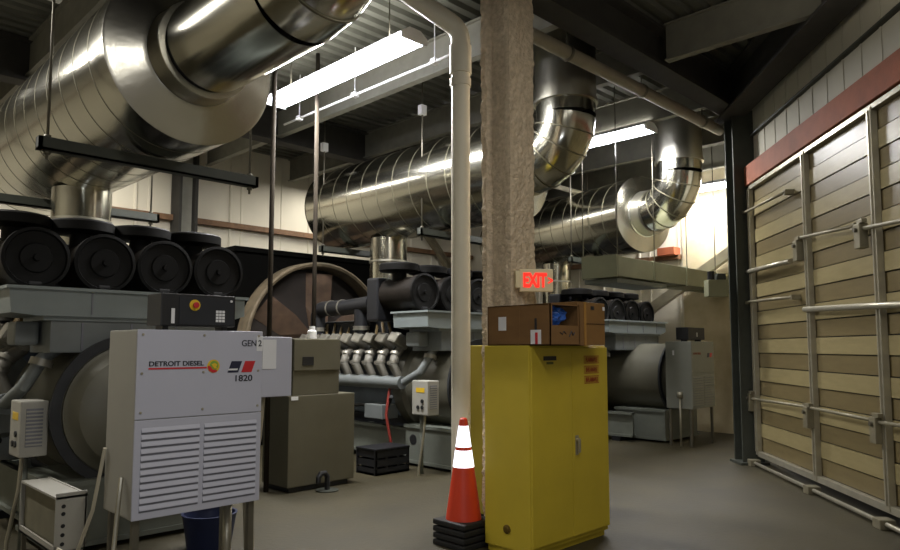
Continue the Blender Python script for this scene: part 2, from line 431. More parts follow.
# support channels with hanger rods
def channel(label, x0, x1, y, z, rods, top, clamp):
    t = thing('support_channel', label, 'support', ((x0+x1)/2, y, z), 0, 'support channels under the silencers')
    w = (x1-x0)/2
    m = MB().box(-w, w, -.045, .045, 0, .015, steel_dk).box(-w, w, -.045, -.03, 0, .10, steel_dk).box(-w, w, .03, .045, 0, .10, steel_dk)
    m.box(-w, -w+.03, -.045, .045, 0, .1, steel_dk).box(w-.03, w, -.045, .045, 0, .1, steel_dk)
    m.build('channel', None, t)
    for x in rods:
        m = MB().tube([(x, 0, -.07), (x, 0, top-z)], .011, steel_rod, 8).cyl((x, 0, -.03), (x, 0, 0), .025, .025, steel_rod, 6)
        m.cyl((x, 0, .1), (x, 0, .125), .025, .025, steel_rod, 6)
        r_ = m.build('hanger_rod', None, t)
        if clamp: MB().box(x-.05, x+.05, -.04, .04, clamp-z-.07, clamp-z+.07, fix_w, .005).build('spring_hanger', None, r_)
    return t
channel('dark support channel under the near end of the largest silencer', 1.47, 3.35, 6.0, 3.16, (-.87, .87), 5.54, 4.45)
channel('dark support channel under the far end of the largest silencer', 1.47, 3.45, 8.55, 3.16, (-.9, .9), 5.54, 4.45)
channel('dark support channel under the near end of the middle silencer', 6.35, 8.1, 6.95, 3.16, (-.82, .82), 5.54, 4.92)
channel('dark support channel under the far end of the middle silencer', 6.35, 8.1, 9.3, 3.16, (-.82, .82), 5.54, 4.88)
channel('dark support channel under the silencer above the duct', 10.3, 12.0, 7.25, 3.16, (-.80, .80), 5.54, 0)

# ------------------------------------------------------------------ generators
def generator(label, loc, ax=-.12, ay=0., fz=2.38):
    t = thing('diesel_generator', label, 'generator', loc, 0, 'diesel generators in a row')
    hz = 1.10
    m = MB()
    for s in (-1, 1):
        m.box(.62*s-.06, .62*s+.06, -.12, 3.5, .08, .12, skid_m).box(.62*s-.06, .62*s+.06, -.12, 3.5, .46, .5, skid_m).box(.62*s-.02, .62*s+.02, -.12, 3.5, .08, .5, skid_m)
    for y in (.9, 2.0, 3.3): m.box(-.6, .6, y, y+.08, .1, .48, skid_m)
    for y in (.1, 1.6, 3.2): 
        for s in (-1, 1): m.box(.62*s-.09, .62*s+.09, y, y+.16, 0, .08, black_m)
    m.build('skid', None, t)
    x = ax
    m = MB().box(x-.6, x+.6, ay-.10, ay+.86, .05, .54, skid_m, .008).box(x-.62, x+.62, ay-.12, ay+.88, .52, .56, skid_m).box(x-.62, x+.62, ay-.12, ay+.88, .04, .08, skid_m)
    for q in (-1, 1): m.cyl((x+q*.605, ay+.70, .36), (x+q*.59, ay+.70, .36), .07, .07, black_m, 16)
    m.build('alternator_base', None, t)
    m = MB().lathe([(.0, .50), (.0, .58), (.03, .6), (.85-ay, .6), (.9-ay, .66), (1.08-ay, .66), (1.08-ay, .3)], (x, ay, hz), (0, 1, 0), alt_m, 48); m.build('alternator_housing', None, t)
    m = MB().lathe([(.0, .545), (-.04, .55), (-.05, .53), (-.07, .50), (-.15, .46), (-.2, .36), (-.225, .2), (-.23, 0)], (x, ay, hz), (0, 1, 0), alt_m, 48); m.build('alternator_end_cover', None, t)
    m = MB().lathe([(-.03, .56), (-.035, .64), (.0, .64), (.0, .56)], (x, ay, hz), (0, 1, 0), gen_dk, 48); m.build('housing_ring', None, t)
    # intake box: long light box across the top with flared left end
    m = MB().prism([(-1.06, 2.1), (.95, 2.1), (.95, 1.93), (.8, 1.88), (-.86, 1.88), (-1.04, 1.9)], 'y', .06, .75, gen_pan)
    m.box(-1.08, .98, .03, .78, 2.09, 2.115, gen_pan)
    for q in (-.45, .1, .6): m.box(q-.006, q+.006, .052, .062, 1.9, 2.08, slot_m)
    m.build('intake_box', None, t)
    m = MB().box(-.74, .78, .12, .7, 1.58, 1.85, gen_grey, .01)
    for q in (-.5, -.1, .3): m.box(q-.008, q+.008, .112, .122, 1.6, 1.83, slot_m)
    m.box(-.8, .8, .1, .7, 1.845, 1.885, gen_pan)
    m.build('front_panel', None, t)
    MB().box(-.94, -.76, .35, .62, 1.64, 1.84, gen_grey, .03).build('governor_box', None, t)
    for q in (-.80, -.25, .29, .83):
        m = MB().lathe([(0, .235), (.02, .25), (.1, .25), (.12, .232), (.7, .232), (.74, .2), (.75, 0)], (q, .4, fz), (0, 1, 0), filt_br, 36)
        a = m.build('air_filter', None, t)
        m = MB().lathe([(.03, .235), (0, .262), (-.03, .262), (-.035, .235), (-.012, .225), (-.006, .13), (-.02, .12), (-.02, .03), (-.05, .025), (-.05, 0)], (q, .4, fz), (0, 1, 0), black_c, 40)
        m.build('end_cap', None, a)
        m = MB().lathe([(0, 0), (0, .1), (.2, .1), (.21, .27), (.22, .285), (.30, .285), (.315, .27), (.33, .2), (.335, 0)], (q-.07, .84, fz+.10), (0, 0, 1), black_c, 36)
        m.build('rain_cap', None, a)
        MB().box(q-.05, q+.05, .38, .46, min(2.05, fz-.3), fz-.2, black_m, .01).build('bracket', None, a)
    MB().box(-1.05, 1.05, 1.1, 1.35, 2.0, 2.62, black_m, .03).build('filter_manifold', None, t)
    m = MB().box(-.42, .42, 1.05, 3.5, .62, 1.5, gen_blue, .03); m.prism([(-.42, 1.2), (-.72, 1.55), (-.5, 1.8), (.5, 1.8), (.72, 1.55), (.42, 1.2)], 'y', 1.05, 3.5, gen_blue)
    m.build('engine_block', None, t)
    MB().box(-.36, .36, 1.1, 3.4, .4, .64, gen_dk, .05).build('oil_pan', None, t)
    for k in range(9):
        y = .95+k*.285
        for s in ((-1, 1) if k < 3 else (-1,)):
            m = MB().box(-.13, .13, -.105, .105, -.075, .075, gen_sil, .03).box(-.08, .08, -.06, .06, .06, .10, mat('elbow_grey', '6E6B62'), .015)
            o = m.build('cylinder_head', None, t, (s*.78, y, 1.72)); o.rotation_euler = (radians(12), s*radians(-28), 0)
            m = MB().tube([(s*.72, y, 1.62), (s*.86, y-.02, 1.52), (s*.93, y-.06, 1.38), (s*.86, y-.09, 1.22)], [.055, .066, .066, .055], mat('elbow_grey', '6E6B62', .5, .5, .2), 12)
            m.lathe([(-.02, .085), (.02, .085)], (s*.92, y-.04, 1.42), (0, .2, 1), gen_sil, 12)
            m.lathe([(-.02, .08), (.02, .08)], (s*.86, y-.02, 1.53), (s*-.6, .1, 1), gen_sil, 12)
            m.build('exhaust_elbow', None, t)
    m = MB().tube([(-.88, .75, 1.14), (-.88, 3.4, 1.14)], .09, gen_grey, 16); m.build('coolant_manifold', None, t)
    m = MB().tube([(-.62, .35, 1.62), (-.74, .34, 1.52), (-.84, .42, 1.3), (-.9, .7, 1.15)], .055, gen_grey, 16)
    m.lathe([(-.03, .09), (.03, .09)], (-.74, .34, 1.5), (-.3, 0, -1), gen_sil, 16); m.build('coolant_pipe', None, t)
    # turbo pipes with clamps
    for y in (1.9,):
        m = MB().tube([(-.75, y+1.1, 1.85)]+[(-.75, y+1.1, 2.0)]+[Vector(p) for p in arc((-.75, y+.95, 2.1), (0, 1, 0), (0, 0, 1), .15, 0, 90, 5)]+[(-.75, y+.3, 2.25), (-.75, y-.3, 2.28)], .12, black_m, 16)
        m.tube([(-.75, y-.05, 1.85), (-.75, y-.05, 2.2)], .11, black_m, 16)
        p_ = m.build('turbo_pipe', None, t)
        for yy in (y+.42, y+.72): MB().lathe([(-.015, .122), (-.015, .13), (.015, .13), (.015, .122)], (-.75, yy, 2.25), (0, 1, 0), gen_sil, 20).build('clamp', None, p_)
        for yy in (y+1.1, y-.05): MB().lathe([(-.03, .12), (-.03, .13), (-.015, .13), (-.015, .122), (.015, .122), (.015, .13), (.03, .13), (.03, .12)], (-.75, yy, 1.92), (0, 0, 1), gen_sil, 20).build('clamp', None, p_)
    m = MB(); rr = random.Random(3)
    for k in range(12):
        y = 1.2+k*.18; m.tube([(-.7, y, 1.8), (-.62+rr.uniform(-.1, .1), y+.1, 1.95+rr.uniform(0, .06)), (-.5, y+.25, 1.84)], .022, mat('hose_tan', '6B5A3A', .5), 6)
    m.build('hose_loom', None, t)
    m = MB().tube([(-.95, .9, .95), (-.8, 1.2, .72), (-.75, 1.8, .78), (-.8, 2.6, .7)], .025, black_m, 8).tube([(-.9, 1.0, 1.05), (-1.0, .95, .7), (-.95, .9, .3)], .02, mat('hose_red', '7A2A22', .5), 8)
    m.build('cable', None, t)
    MB().box(-.95, -.65, 1.1, 1.5, .62, .82, gen_grey, .01).build('starter_box', None, t)
    MB().box(-.6, .6, 1.4, 3.2, 1.8, 2.05, gen_dk, .05).build('turbocharger', None, t)
    return t
generator('grey diesel generator at left behind the white logo cabinet', (2.45, 6.2, 0))
generator('grey diesel generator in the middle behind the white vertical pipe', (7.25, 6.55, 0))
generator('grey diesel generator at right behind the yellow cabinet, below the duct', (11.5, 6.5, 0), .2, -.5, 2.27)

def radiator(label, x, y, top, w, R, hz):
    t = thing('radiator_fan', label, 'radiator', (x, y, 0), 0, 'radiators behind the generators')
    m = MB().box(-w, w, .25, .8, .0, top, rad_m, .02).box(-w-.05, w+.05, .2, .85, top-.08, top, rad_m); m.build('housing', None, t)
    m = MB().lathe([(.25, R-.07), (0, R-.05), (-.06, R-.04), (-.08, R), (-.06, R+.03), (.25, R+.03)], (0, 0, hz), (0, 1, 0), fan_rim, 72); m.build('fan_shroud', None, t)
    MB().lathe([(0, 0), (-.0, .3), (.15, .3), (.2, 0)], (0, 0, hz), (0, 1, 0), fan_rim, 32).build('hub', None, t)
    for k in range(6):
        a = 2*pi*k/6+.5; u = Vector((cos(a), 0, sin(a))); v = Vector((-sin(a), 0, cos(a))); n = Vector((0, 1, 0))
        m = MB()
        q = []
        for rr, ww in ((.25, .1), (.7, .2), (R-.16, .22)):
            for s in (-1, 1): q.append(Vector((0, .1, hz))+u*rr+v*ww*s+n*(.09*s))
        vs = [m.bm.verts.new(p) for p in q]
        for i in (0, 2): m.bm.faces.new((vs[i], vs[i+1], vs[i+3], vs[i+2]))
        m.build('blade', fan_br, t)
    MB().cyl((0, .2, hz), (0, .22, hz), R-.08, R-.08, mat('fan_back', '1C1510', .9), 48).build('fan_screen', None, t)
    return t
radiator('large radiator fan with tan rim at the rear of the middle generator', 7.06, 10.3, 3.3, 1.5, 1.45, 1.65)
radiator('black radiator behind the left generator below the back wall rail', 2.45, 10.0, 2.75, 1.25, 1.15, 1.4)
radiator('black radiator behind the right generator, beyond the duct', 11.45, 10.45, 2.9, 1.3, 1.2, 1.5)

def charger(label, loc):
    t = thing('battery_charger', label, 'charger', loc, 0, 'charger boxes beside the generators')
    MB().box(-.10, .10, 0, .30, .76, 1.2, boxside, .012).build('case', None, t)
    m = MB().box(-.06, .06, -.004, .002, .84, 1.14, slot_m)
    for k in range(10): m.box(-.06, .06, -.010, 0, .85+k*.029, .862+k*.029, boxside)
    m.build('vent_grille', None, t)
    for y, z in ((.10, .86), (.18, .86), (.10, .94)): MB().cyl((-.112, y, z), (-.10, y, z), .025, .025, black_m, 12).build('dial', None, t)
    MB().box(-.103, -.1, .06, .22, 1.05, 1.11, yel_m).build('rating_label', None, t)
    MB().tube([(-.05, .1, .77), (-.06, .12, .5), (-.12, .14, .1), (-.12, .14, 0)], .016, galv, 8).build('conduit_leg', None, t)
    MB().tube([(.0, .22, .77), (.0, .22, 0)], .025, skid_m, 8).build('post', None, t)
    return t
charger('beige charger box with vent beside the left generator', (1.615, 6.28, 0))
charger('beige charger box with vent beside the middle generator', (6.2, 6.5, 0))

# ------------------------------------------------------------------ control cabinets
def control_cabinet(label, loc, w, body, side, printed):
    t = thing('control_cabinet', label, 'cabinet', loc, 0, 'control cabinets on legs')
    d = .46; z0, z1 = .62, 1.73
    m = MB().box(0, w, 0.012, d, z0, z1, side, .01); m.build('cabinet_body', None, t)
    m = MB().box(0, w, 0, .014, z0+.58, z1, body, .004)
    for x in (.03, w-.03, w/2):
        for z in (z0+.62, z1-.03, z0+.85): m.cyl((x, -.004, z), (x, .002, z), .008, .008, galv, 8)
    m.build('front_panel', None, t)
    m = MB().box(0, w, 0, .014, z0, z0+.575, body, .004)
    for c in (0, 1):
        x0, x1 = (.04, w/2-.015) if c == 0 else (w/2+.015, w-.035)
        for k in range(12):
            z = z0+.045+k*.041
            m.box(x0, x1, -.002, .001, z-.004, z+.005, slot_m)
            m.prism([(-.001, z+.006), (-.010, z+.009), (-.008, z+.016), (-.001, z+.034)], 'x', x0, x1, body)
    m.build('louver_panel', None, t)
    for x, y in ((.04, .05), (w-.04, .05), (.04, d-.05), (w-.04, d-.05)):
        MB().box(x-.02, x+.02, y-.02, y+.02, 0, z0+.01, steel_rod, .003).build('leg', None, t)
    # junction box on the right flank
    j = MB().box(w-.0, w+.40, .27, .45, 1.27, 1.70, body, .006).build('junction_box', None, t)
    if printed:
        MB().box(w+.155, w+.265, .264, .27, 1.47, 1.68, paper).build('notice', None, j)
        MB().tube([(w+.2, .36, 1.27), (w+.18, .36, 1.0), (w+.08, .3, .62), (w+.0, .12, .3), (w-.02, .1, 0)], .035, pvc_grey, 12).build('conduit', None, t)
        MB().tube([(w-.12, .2, .62), (w-.12, .2, 0)], .03, galv, 10).build('conduit', None, t)
        MB().tube([(-.02, .12, .86), (-.04, .1, .7), (-.05, .14, .3), (-.1, .0, 0)], .014, galv, 8).build('conduit', None, t)
    else:
        MB().tube([(-.03, .2, .85), (-.03, .2, 0)], .018, galv, 8).cyl((-.03, .2, .8), (-.03, .2, .9), .045, .045, galv, 10).build('conduit', None, t)
    return t
t = control_cabinet('pale control cabinet with printed logos and louvers in the left foreground', (1.6, 4.2, 0), .82, boxw, boxside, True)
text('brand_lettering', 'DETROIT DIESEL', .040, ink, (.068, -.002, 1.512), t, 0, 1.16, .001, .0009)
MB().box(.068, .43, -.003, 0, 1.492, 1.502, red_m).build('red_underline', None, t)
m = MB().lathe([(0, .0), (-.002, .0), (-.002, .042), (0, .042)], (.475, 0, 1.505), (0, 1, 0), yel_m, 28)
m.lathe([(-.0025, 0), (-.0025, .03)], (.478, 0, 1.509), (0, 1, 0), grn_m, 20)
m.prism([(.435, 1.498), (.445, 1.478), (.47, 1.464), (.495, 1.468), (.5, 1.48), (.47, 1.485), (.455, 1.505), (.44, 1.51)], 'y', -.004, 0, red_m)
m.prism([(.46, 1.515), (.48, 1.525), (.5, 1.515), (.49, 1.5), (.505, 1.49), (.48, 1.49)], 'y', -.005, -.0035, yel_m)
m.build('round_emblem', None, t)
m = MB().prism([(.572, 1.462), (.645, 1.462), (.672, 1.535), (.599, 1.535)], 'y', -.003, 0, navy_m)
m.prism([(.574, 1.476), (.638, 1.476), (.643, 1.487), (.578, 1.487)], 'y', -.0036, -.0028, paper)
m.prism([(.668, 1.462), (.741, 1.462), (.768, 1.535), (.695, 1.535)], 'y', -.003, 0, red_m)
m.build('slanted_emblem', None, t)
text('number_lettering', '1820', .056, ink, (.615, -.002, 1.405), t, 0, 1.2, .001, .0008)
text('unit_lettering', 'GEN', .058, ink, (.665, -.002, 1.632), t, 0, .95, .001, .0004)
text('unit_lettering', '2', .058, ink, (.785, -.004, 1.632), t, 0, .95, .001, .0004)
MB().box(.775, .82, -.002, 0, 1.60, 1.70, paper).build('number_patch', None, t)

t = control_cabinet('dull grey louvered control cabinet beside the right generator', (10.9, 5.3, 0), .85, box_dull, box_dull, False)
text('brand_lettering', 'DETROIT DIESEL', .047, rbrown, (.068, -.002, 1.512), t, 0, .82, .001, .0008)
m = MB().prism([(.572, 1.462), (.645, 1.462), (.672, 1.535), (.599, 1.535)], 'y', -.003, 0, navy_m)
m.prism([(.668, 1.462), (.741, 1.462), (.768, 1.535), (.695, 1.535)], 'y', -.003, 0, red_m); m.build('slanted_emblem', None, t)
MB().box(-.004, 0, .3, .33, 1.5, 1.58, paper).build('tag', None, t)

def controller(label, loc, w, big):
    t = thing('generator_controller', label, 'control panel', loc, 0, 'black control panels on the control cabinets')
    MB().box(0, w, 0, .22, .03, .235, black_m, .006).build('case', None, t)
    for x in (.05, w-.05): MB().box(x-.02, x+.02, .05, .15, 0, .035, black_m).build('foot', None, t)
    if big:
        e = MB().lathe([(0, .036), (-.007, .036), (-.007, 0)], (.215, 0, .165), (0, 1, 0), yel_m, 24).build('emergency_stop', None, t)
        MB().lathe([(-.006, .010), (-.02, .010), (-.02, .019), (-.03, .019), (-.034, 0)], (.215, 0, .165), (0, 1, 0), red_m, 20).build('button', None, e)
        m = MB()
        for i in range(3):
            for j in range(4): m.box(.36+i*.022, .378+i*.022, -.006, 0, .06+j*.02, .076+j*.02, paper)
        m.build('keypad', None, t)
        m = MB().box(.065, .087, -.002, 0, .045, .14, paper); m.build('number_tag', None, t)
        MB().box(.115, .485, -.004, 0, .04, .22, mat('panel_face', '20232A', .4)).build('panel_face', None, t)
        MB().cyl((.465, -.004, .2), (.465, -.012, .2), .008, .008, paper, 10).build('indicator', None, t)
    else:
        MB().box(.3, .33, -.002, 0, .08, .15, paper).build('number_tag', None, t)
    return t
controller('black control panel with red emergency stop and keypad atop the pale cabinet', (1.785, 4.33, 1.73), .5, True)
controller('small black control panel on top of the dull grey cabinet', (10.98, 5.38, 1.73), .6, False)

# olive cabinet between left and middle generators
t = thing('olive_cabinet', 'olive grey two stage electrical cabinet on the floor behind the logo cabinet', 'cabinet', (4.29, 6.85, 0))
MB().box(0, .92, 0, .55, .06, 1.08, green_c, .01).build('lower_case', None, t)
MB().box(.06, .70, .02, .5, 1.08, 1.73, green_c, .01).build('upper_case', None, t)
MB().box(.05, .86, .05, .5, 0, .06, gen_dk).build('plinth', None, t)
MB().box(.06, .70, .0, .021, 1.36, 1.72, green_c, .006).build('upper_door', None, t)
MB().box(.17, .32, -.008, .0, 1.42, 1.52, black_m, .004).build('meter_window', None, t)
MB().box(.03, .12, -.006, 0, 1.03, 1.07, paper).build('tag', None, t)
t = thing('bottle', 'small white bottle standing on top of the olive cabinet', 'bottle', (4.72, 7.05, 1.73))
MB().lathe([(0, 0), (0, .055), (.09, .055), (.11, .03), (.12, .03)], (0, 0, 0), (0, 0, 1), fix_w, 20).build('body', None, t)
MB().lathe([(.118, .034), (.15, .034), (.15, 0)], (0, 0, 0), (0, 0, 1), fix_w, 16).build('cap', None, t)
t = thing('pipe_stub', 'small dark capped pipe stub on the floor before the olive cabinet', 'pipe', (4.72, 6.7, 0))
MB().tube([(0, 0, .01), (0, 0, .16), (-.03, 0, .2), (-.09, 0, .2), (-.12, 0, .16), (-.12, 0, .1)], .03, black_m, 10).build('stub', None, t)
MB().lathe([(0, 0), (0, .13), (.012, .13), (.016, 0)], (0, 0, 0), (0, 0, 1), steel_dk, 24).build('floor_flange', None, t)
# crate
t = thing('black_crate', 'black plastic crate on the floor beside the middle generator', 'crate', (5.95, 7.2, 0))
m = MB()
for k in range(3):
    z = k*.11; m.box(-.28, .28, -.2, -.18, z, z+.085, black_m).box(-.28, .28, .18, .2, z, z+.085, black_m).box(-.28, -.26, -.2, .2, z, z+.085, black_m).box(.26, .28, -.2, .2, z, z+.085, black_m)
for x in (-.27, -.1, .1, .27): m.box(x-.02, x+.02, -.195, -.175, 0, .31, black_m).box(x-.02, x+.02, .175, .195, 0, .31, black_m)
m.box(-.28, .28, -.2, .2, 0, .03, black_m); m.build('shell', None, t)
MB().box(-.29, .29, -.21, .21, .31, .335, black_m, .006).build('lid', None, t)
# open box left foreground
t = thing('battery_box', 'beige metal battery box with five holes, left foreground by the generator', 'box', (1.5, 5.25, 0))
m = MB().box(0, .2, 0, .012, .24, .64, boxside, .004).box(0, .2, .85, .862, .24, .6, boxside).box(.185, .2, 0, .86, .24, .62, boxside).box(0, .2, 0, .86, .24, .255, boxside)
m.box(0, .2, 0, .86, .60, .615, boxside).box(0, .012, 0, .86, .24, .29, boxside).box(.03, .04, .02, .85, .24, .6, mat('box_inside', '6E6A58', .7))
m.build('case', None, t)
for z in (.55, .5, .42, .36, .3): MB().lathe([(-.001, 0), (-.002, .013), (0, .014)], (.05, 0, z), (0, 1, 0), black_m, 12).build('hole', None, t)
for y in (.05, .8):
    for x in (.02, .18): MB().box(x-.015, x+.015, y-.015, y+.015, 0, .24, steel_rod).build('leg', None, t)
tag(MB().tube([(1.585, 4.62, 1.0), (1.57, 4.75, .6), (1.55, 4.95, .3), (1.6, 5.0, .22), (1.5, 5.15, .3), (1.35, 5.1, .1), (1.3, 5.0, .0)], .012, pvc_m, 8).build('pale_cable', None), 'pale cable drooping between logo cabinet and battery box', 'cable')
t = thing('blue_tub', 'dark blue plastic tub on the floor under the logo cabinet', 'tub', (2.72, 5.5, 0))
MB().lathe([(0, 0), (0, .17), (.26, .21), (.28, .22), (.28, .2), (.03, .16), (.03, 0)], (0, 0, 0), (0, 0, 1), mat('blue_plastic', '141F42', .5), 28).build('tub', None, t)

# ------------------------------------------------------------------ yellow cabinets
def yellow_cabinet(label, loc, w, d, h, body, detail):
    t = thing('safety_cabinet', label, 'cabinet', loc, 0, 'yellow safety cabinets')
    MB().box(0, w, .02, d, .05, h, body, .008).build('cabinet_body', None, t)
    MB().box(.02, w-.02, .05, d-.02, 0, .05, rubber if not detail else body).build('plinth', None, t)
    for k, (x0, x1) in enumerate(((.005, w*.5-.003), (w*.5+.003, w-.005))):
        dr = MB().box(x0, x1, 0, .02, .09, h-.015, body, .005).build('door', None, t)
        if detail and k == 1:
            h_ = MB().box(x0+.03, x0+.075, -.006, 0, .74, .90, galv, .003).lathe([(-.004, .02), (-.03, .02), (-.032, 0)], (x0+.05, 0, .86), (0, 1, 0), galv, 16).box(x0+.035, x0+.065, -.035, -.02, .76, .87, galv, .006).build('handle', None, dr)
            l_ = thing_label(dr, x0)
        if detail and k == 0:
            MB().box(x0+.15, x0+.32, -.002, 0, h-.12, h-.085, ink).box(x0+.19, x0+.28, -.002, 0, h-.15, h-.13, mat('label_olive', '5A5A22', .6)).build('label_plate', None, dr)
    if detail:
        MB().lathe([(0, .035), (-.008, .035), (-.012, .022), (-.018, .02), (-.02, 0)], (-.0, d*.52, .20), (1, 0, 0), mat('vent_brass', '6E5A2A', .4, .6), 20).build('vent_bung', None, t)
    return t
def thing_label(dr, x0):
    o = None
    for k, s in enumerate(('FLAMMABLE', 'INFLAMABLE', 'INFLAMMABLE')):
        z = 1.64-.14-k*.085
        MB().box(x0+.17, x0+.40, -.0015, 0, z-.012, z+.055, mat('label_field', 'A8862A', .6)).box(x0+.175, x0+.395, -.0022, -.001, z+.049, z+.054, rbrown).box(x0+.175, x0+.395, -.0022, -.001, z-.012, z-.007, rbrown).build('warning_label', None, dr)
        text('warning_lettering', s, .052, rbrown, (x0+.285, -.003, z+.003), dr, 0, .62 if k == 0 else (.58 if k == 1 else .54), .0008, .002, 'CENTER')
    return o
yellow_cabinet('tall yellow flammables cabinet with two doors, cardboard boxes on top', (4.275, 3.385, 0), 1.08, .49, 1.64, ybl, True)
yellow_cabinet('yellow cabinet mostly hidden behind the fireproofed column', (4.98, 4.32, 0), .9, .42, 1.645, ybl2, False)

# cardboard boxes
t = thing('cardboard_box', 'long brown cardboard box with open hand window on yellow cabinet', 'box', (4.28, 3.2, 1.64), 0, 'cardboard boxes on the yellow cabinet')
w, d, h = .385, .64, .32
m = MB().box(0, .008, 0, d, 0, h, card_m).box(w-.008, w, 0, d, 0, h, card_m).box(0, w, d-.008, d, 0, h, card_m).box(0, w, 0, d, 0, .008, card_m).box(0, w, 0, d, h-.008, h, card_m)
m.box(0, w, 0, .008, 0, .155, card_m).box(0, .025, 0, .008, .15, h, card_m).box(w-.02, w, 0, .008, .15, h, card_m).box(.01, w-.01, .3, .305, .01, h-.01, card_in)
m.box(-.001, .001, .30, .33, .0, h, card_m)
m.build('carton', None, t)
MB().box(-.003, 0, .44, .52, .12, .23, paper).build('shipping_label', None, t)
MB().box(-.003, 0, .09, .19, .01, .12, paper).box(-.004, -.002, .12, .145, .01, .10, red_m).build('red_label', None, t)
MB().box(-.0035, 0, .13, .15, .12, .21, ink).build('ink_mark', None, t)
m = MB().tube([(.12, -.002, .10), (.15, -.002, .085), (.17, -.002, .11), (.2, -.002, .09)], .004, ink, 5).tube([(.24, -.002, .07), (.27, -.002, .11), (.29, -.002, .08), (.31, -.002, .1)], .006, ink, 5); m.build('ink_mark', None, t)
import mathutils.noise as mn
m = MB(); bmesh.ops.create_icosphere(m.bm, subdivisions=4, radius=1)
for v in m.bm.verts:
    n = mn.noise(v.co*2.3)*.28+mn.noise(v.co*6)*.12; v.co = Vector((v.co.x*.14*(1+n), v.co.y*.10*(1+n), .0+max(-.085, v.co.z*.085*(1+n))))
for f in m.bm.faces: f.smooth = True
o = m.build('blue_plastic_bag', bluebag, None, (4.28+.2, 3.2+.15, 1.64+.155+.02)); tag(o, 'crumpled blue plastic bag seen inside the open cardboard box', 'bag')
o.location.z = 1.64+.008+.17
# a carton shelf under the bag so that it rests on the folded flap
MB().box(.01, w-.01, .008, .3, .14, .15, card_in).build('inner_flap', None, bpy.data.objects['cardboard_box'])
o.location.z = 1.64+.15+.085
t = thing('cardboard_box', 'orange brown cardboard box at the right end of yellow cabinet top', 'box', (4.685, 3.24, 1.64), 0, 'cardboard boxes on the yellow cabinet')
w = .41; h = .355
m = MB().box(0, w, 0, .5, 0, h, card_m2, .003).box(0, .09, -.006, 0, 0, h, card_m).box(.1, w, -.004, 0, h*.5, h*.5+.004, card_in).box(.2, .25, -.003, 0, h-.06, h-.03, ink); m.build('carton', None, t)
MB().box(w-.03, w-.005, -.004, 0, h-.06, h-.03, paper).build('corner_tag', None, t)
MB().box(.1, .13, -.005, -.001, 0, h, tape_m).build('tape', None, t)

# exit sign
t = thing('exit_sign', 'cream exit sign with red letters and arrow mounted on fireproofed column', 'sign', (4.81, 3.74, 2.11), radians(-38))
MB().box(-.15, .15, 0, .04, 0, .20, cream, .008).build('sign_case', None, t)
MB().box(-.19, -.145, -.02, .26, .03, .18, cream, .006).build('mounting_canopy', None, t)
text('exit_lettering', 'EXIT', .165, exit_e, (-.122, -.004, .045), t, 0, .62, .002, .007)
text('arrow', '>', .11, exit_e, (.098, -.004, .06), t, 0, .8, .002, .001)

# pvc pipe
t = thing('white_pipe', 'white plastic vertical drain pipe left of the fireproofed column', 'pipe', (4.55, 4.41, 0))
up = [(0, 0, 0), (0, 0, 4.45)]
MB().tube(up, .087, pvc_m, 24).build('pipe', None, t)
MB().cyl((0, 0, 4.06), (0, 0, 4.13), .099, .099, pvc_m, 24).build('coupling', None, t)
MB().cyl((0, 0, 4.18), (0, 0, 4.45), .103, .103, pvc_m, 24).build('coupling', None, t)
MB().tube([(0, 0, 4.4)]+[Vector(p) for p in arc((-.16, .1, 4.5), (.85, -.53, 0), (0, 0, 1), .19, 0, 60, 6)]+[(-.55, .35, 5.0)], .09, pvc_m, 20).build('elbow', None, t)

# overhead conduit pipe along the girder
t = thing('overhead_pipe', 'long beige pipe hung under the girder towards the steel column', 'pipe', (4.9, 4.36, 4.88))
MB().tube([(0, 0, 0), (5.2, 0, 0)], .075, pvc_grey, 16).build('pipe', None, t)
for x in (1.3, 2.9, 4.6):
    m = MB().lathe([(-.02, .08), (-.02, .09), (.02, .09), (.02, .08)], (x, 0, 0), (1, 0, 0), steel_rod, 20).tube([(x, 0, .07), (x, 0, .66)], .01, steel_rod, 6); m.build('hanger', None, t)

# thin sprinkler pipe above light with drops
t = thing('thin_conduit', 'thin pale conduit running beside the long strip light', 'conduit', (5.35, 5.2, 4.9))
MB().tube([(0, 0, 0), (0, 3.6, 0)], .016, fix_w, 8).build('tube', None, t)
for y in (.4, 1.9, 3.2): MB().tube([(0, y, 0), (0, y, .64)], .008, fix_w, 6).box(-.04, .04, y-.04, y+.04, -.03, .03, fix_w, .005).build('hanger', None, t)
t = thing('branch_pipe', 'pale bent pipe running above the right silencer', 'pipe', (9.4, 8.0, 4.75))
MB().tube([(0, 0, -.12), (0, 0, -.05), (.03, 0, 0), (.1, 0, .02), (3.7, 0, .02)], .05, pvc_m, 12).build('tube', None, t)
for x in (.9, 2.6): MB().tube([(x, 0, .05), (x, 0, .79)], .01, steel_rod, 6).build('hanger', None, t)

# vertical dark rods in front of the fan
o = MB().tube([(4.19, 7.13, 0), (4.19, 7.13, DECK)], .028, rod_dk, 10).build('vertical_pipe', None); tag(o, 'thin dark vertical pipe left of the fan, nearest the logo cabinet', 'pipe', 'thin dark vertical pipes')
o = MB().tube([(5.13, 7.63, 0), (5.13, 7.63, DECK)], .028, rod_dk, 10).build('vertical_pipe', None); tag(o, 'thin dark vertical pipe crossing the front of the large fan', 'pipe', 'thin dark vertical pipes')

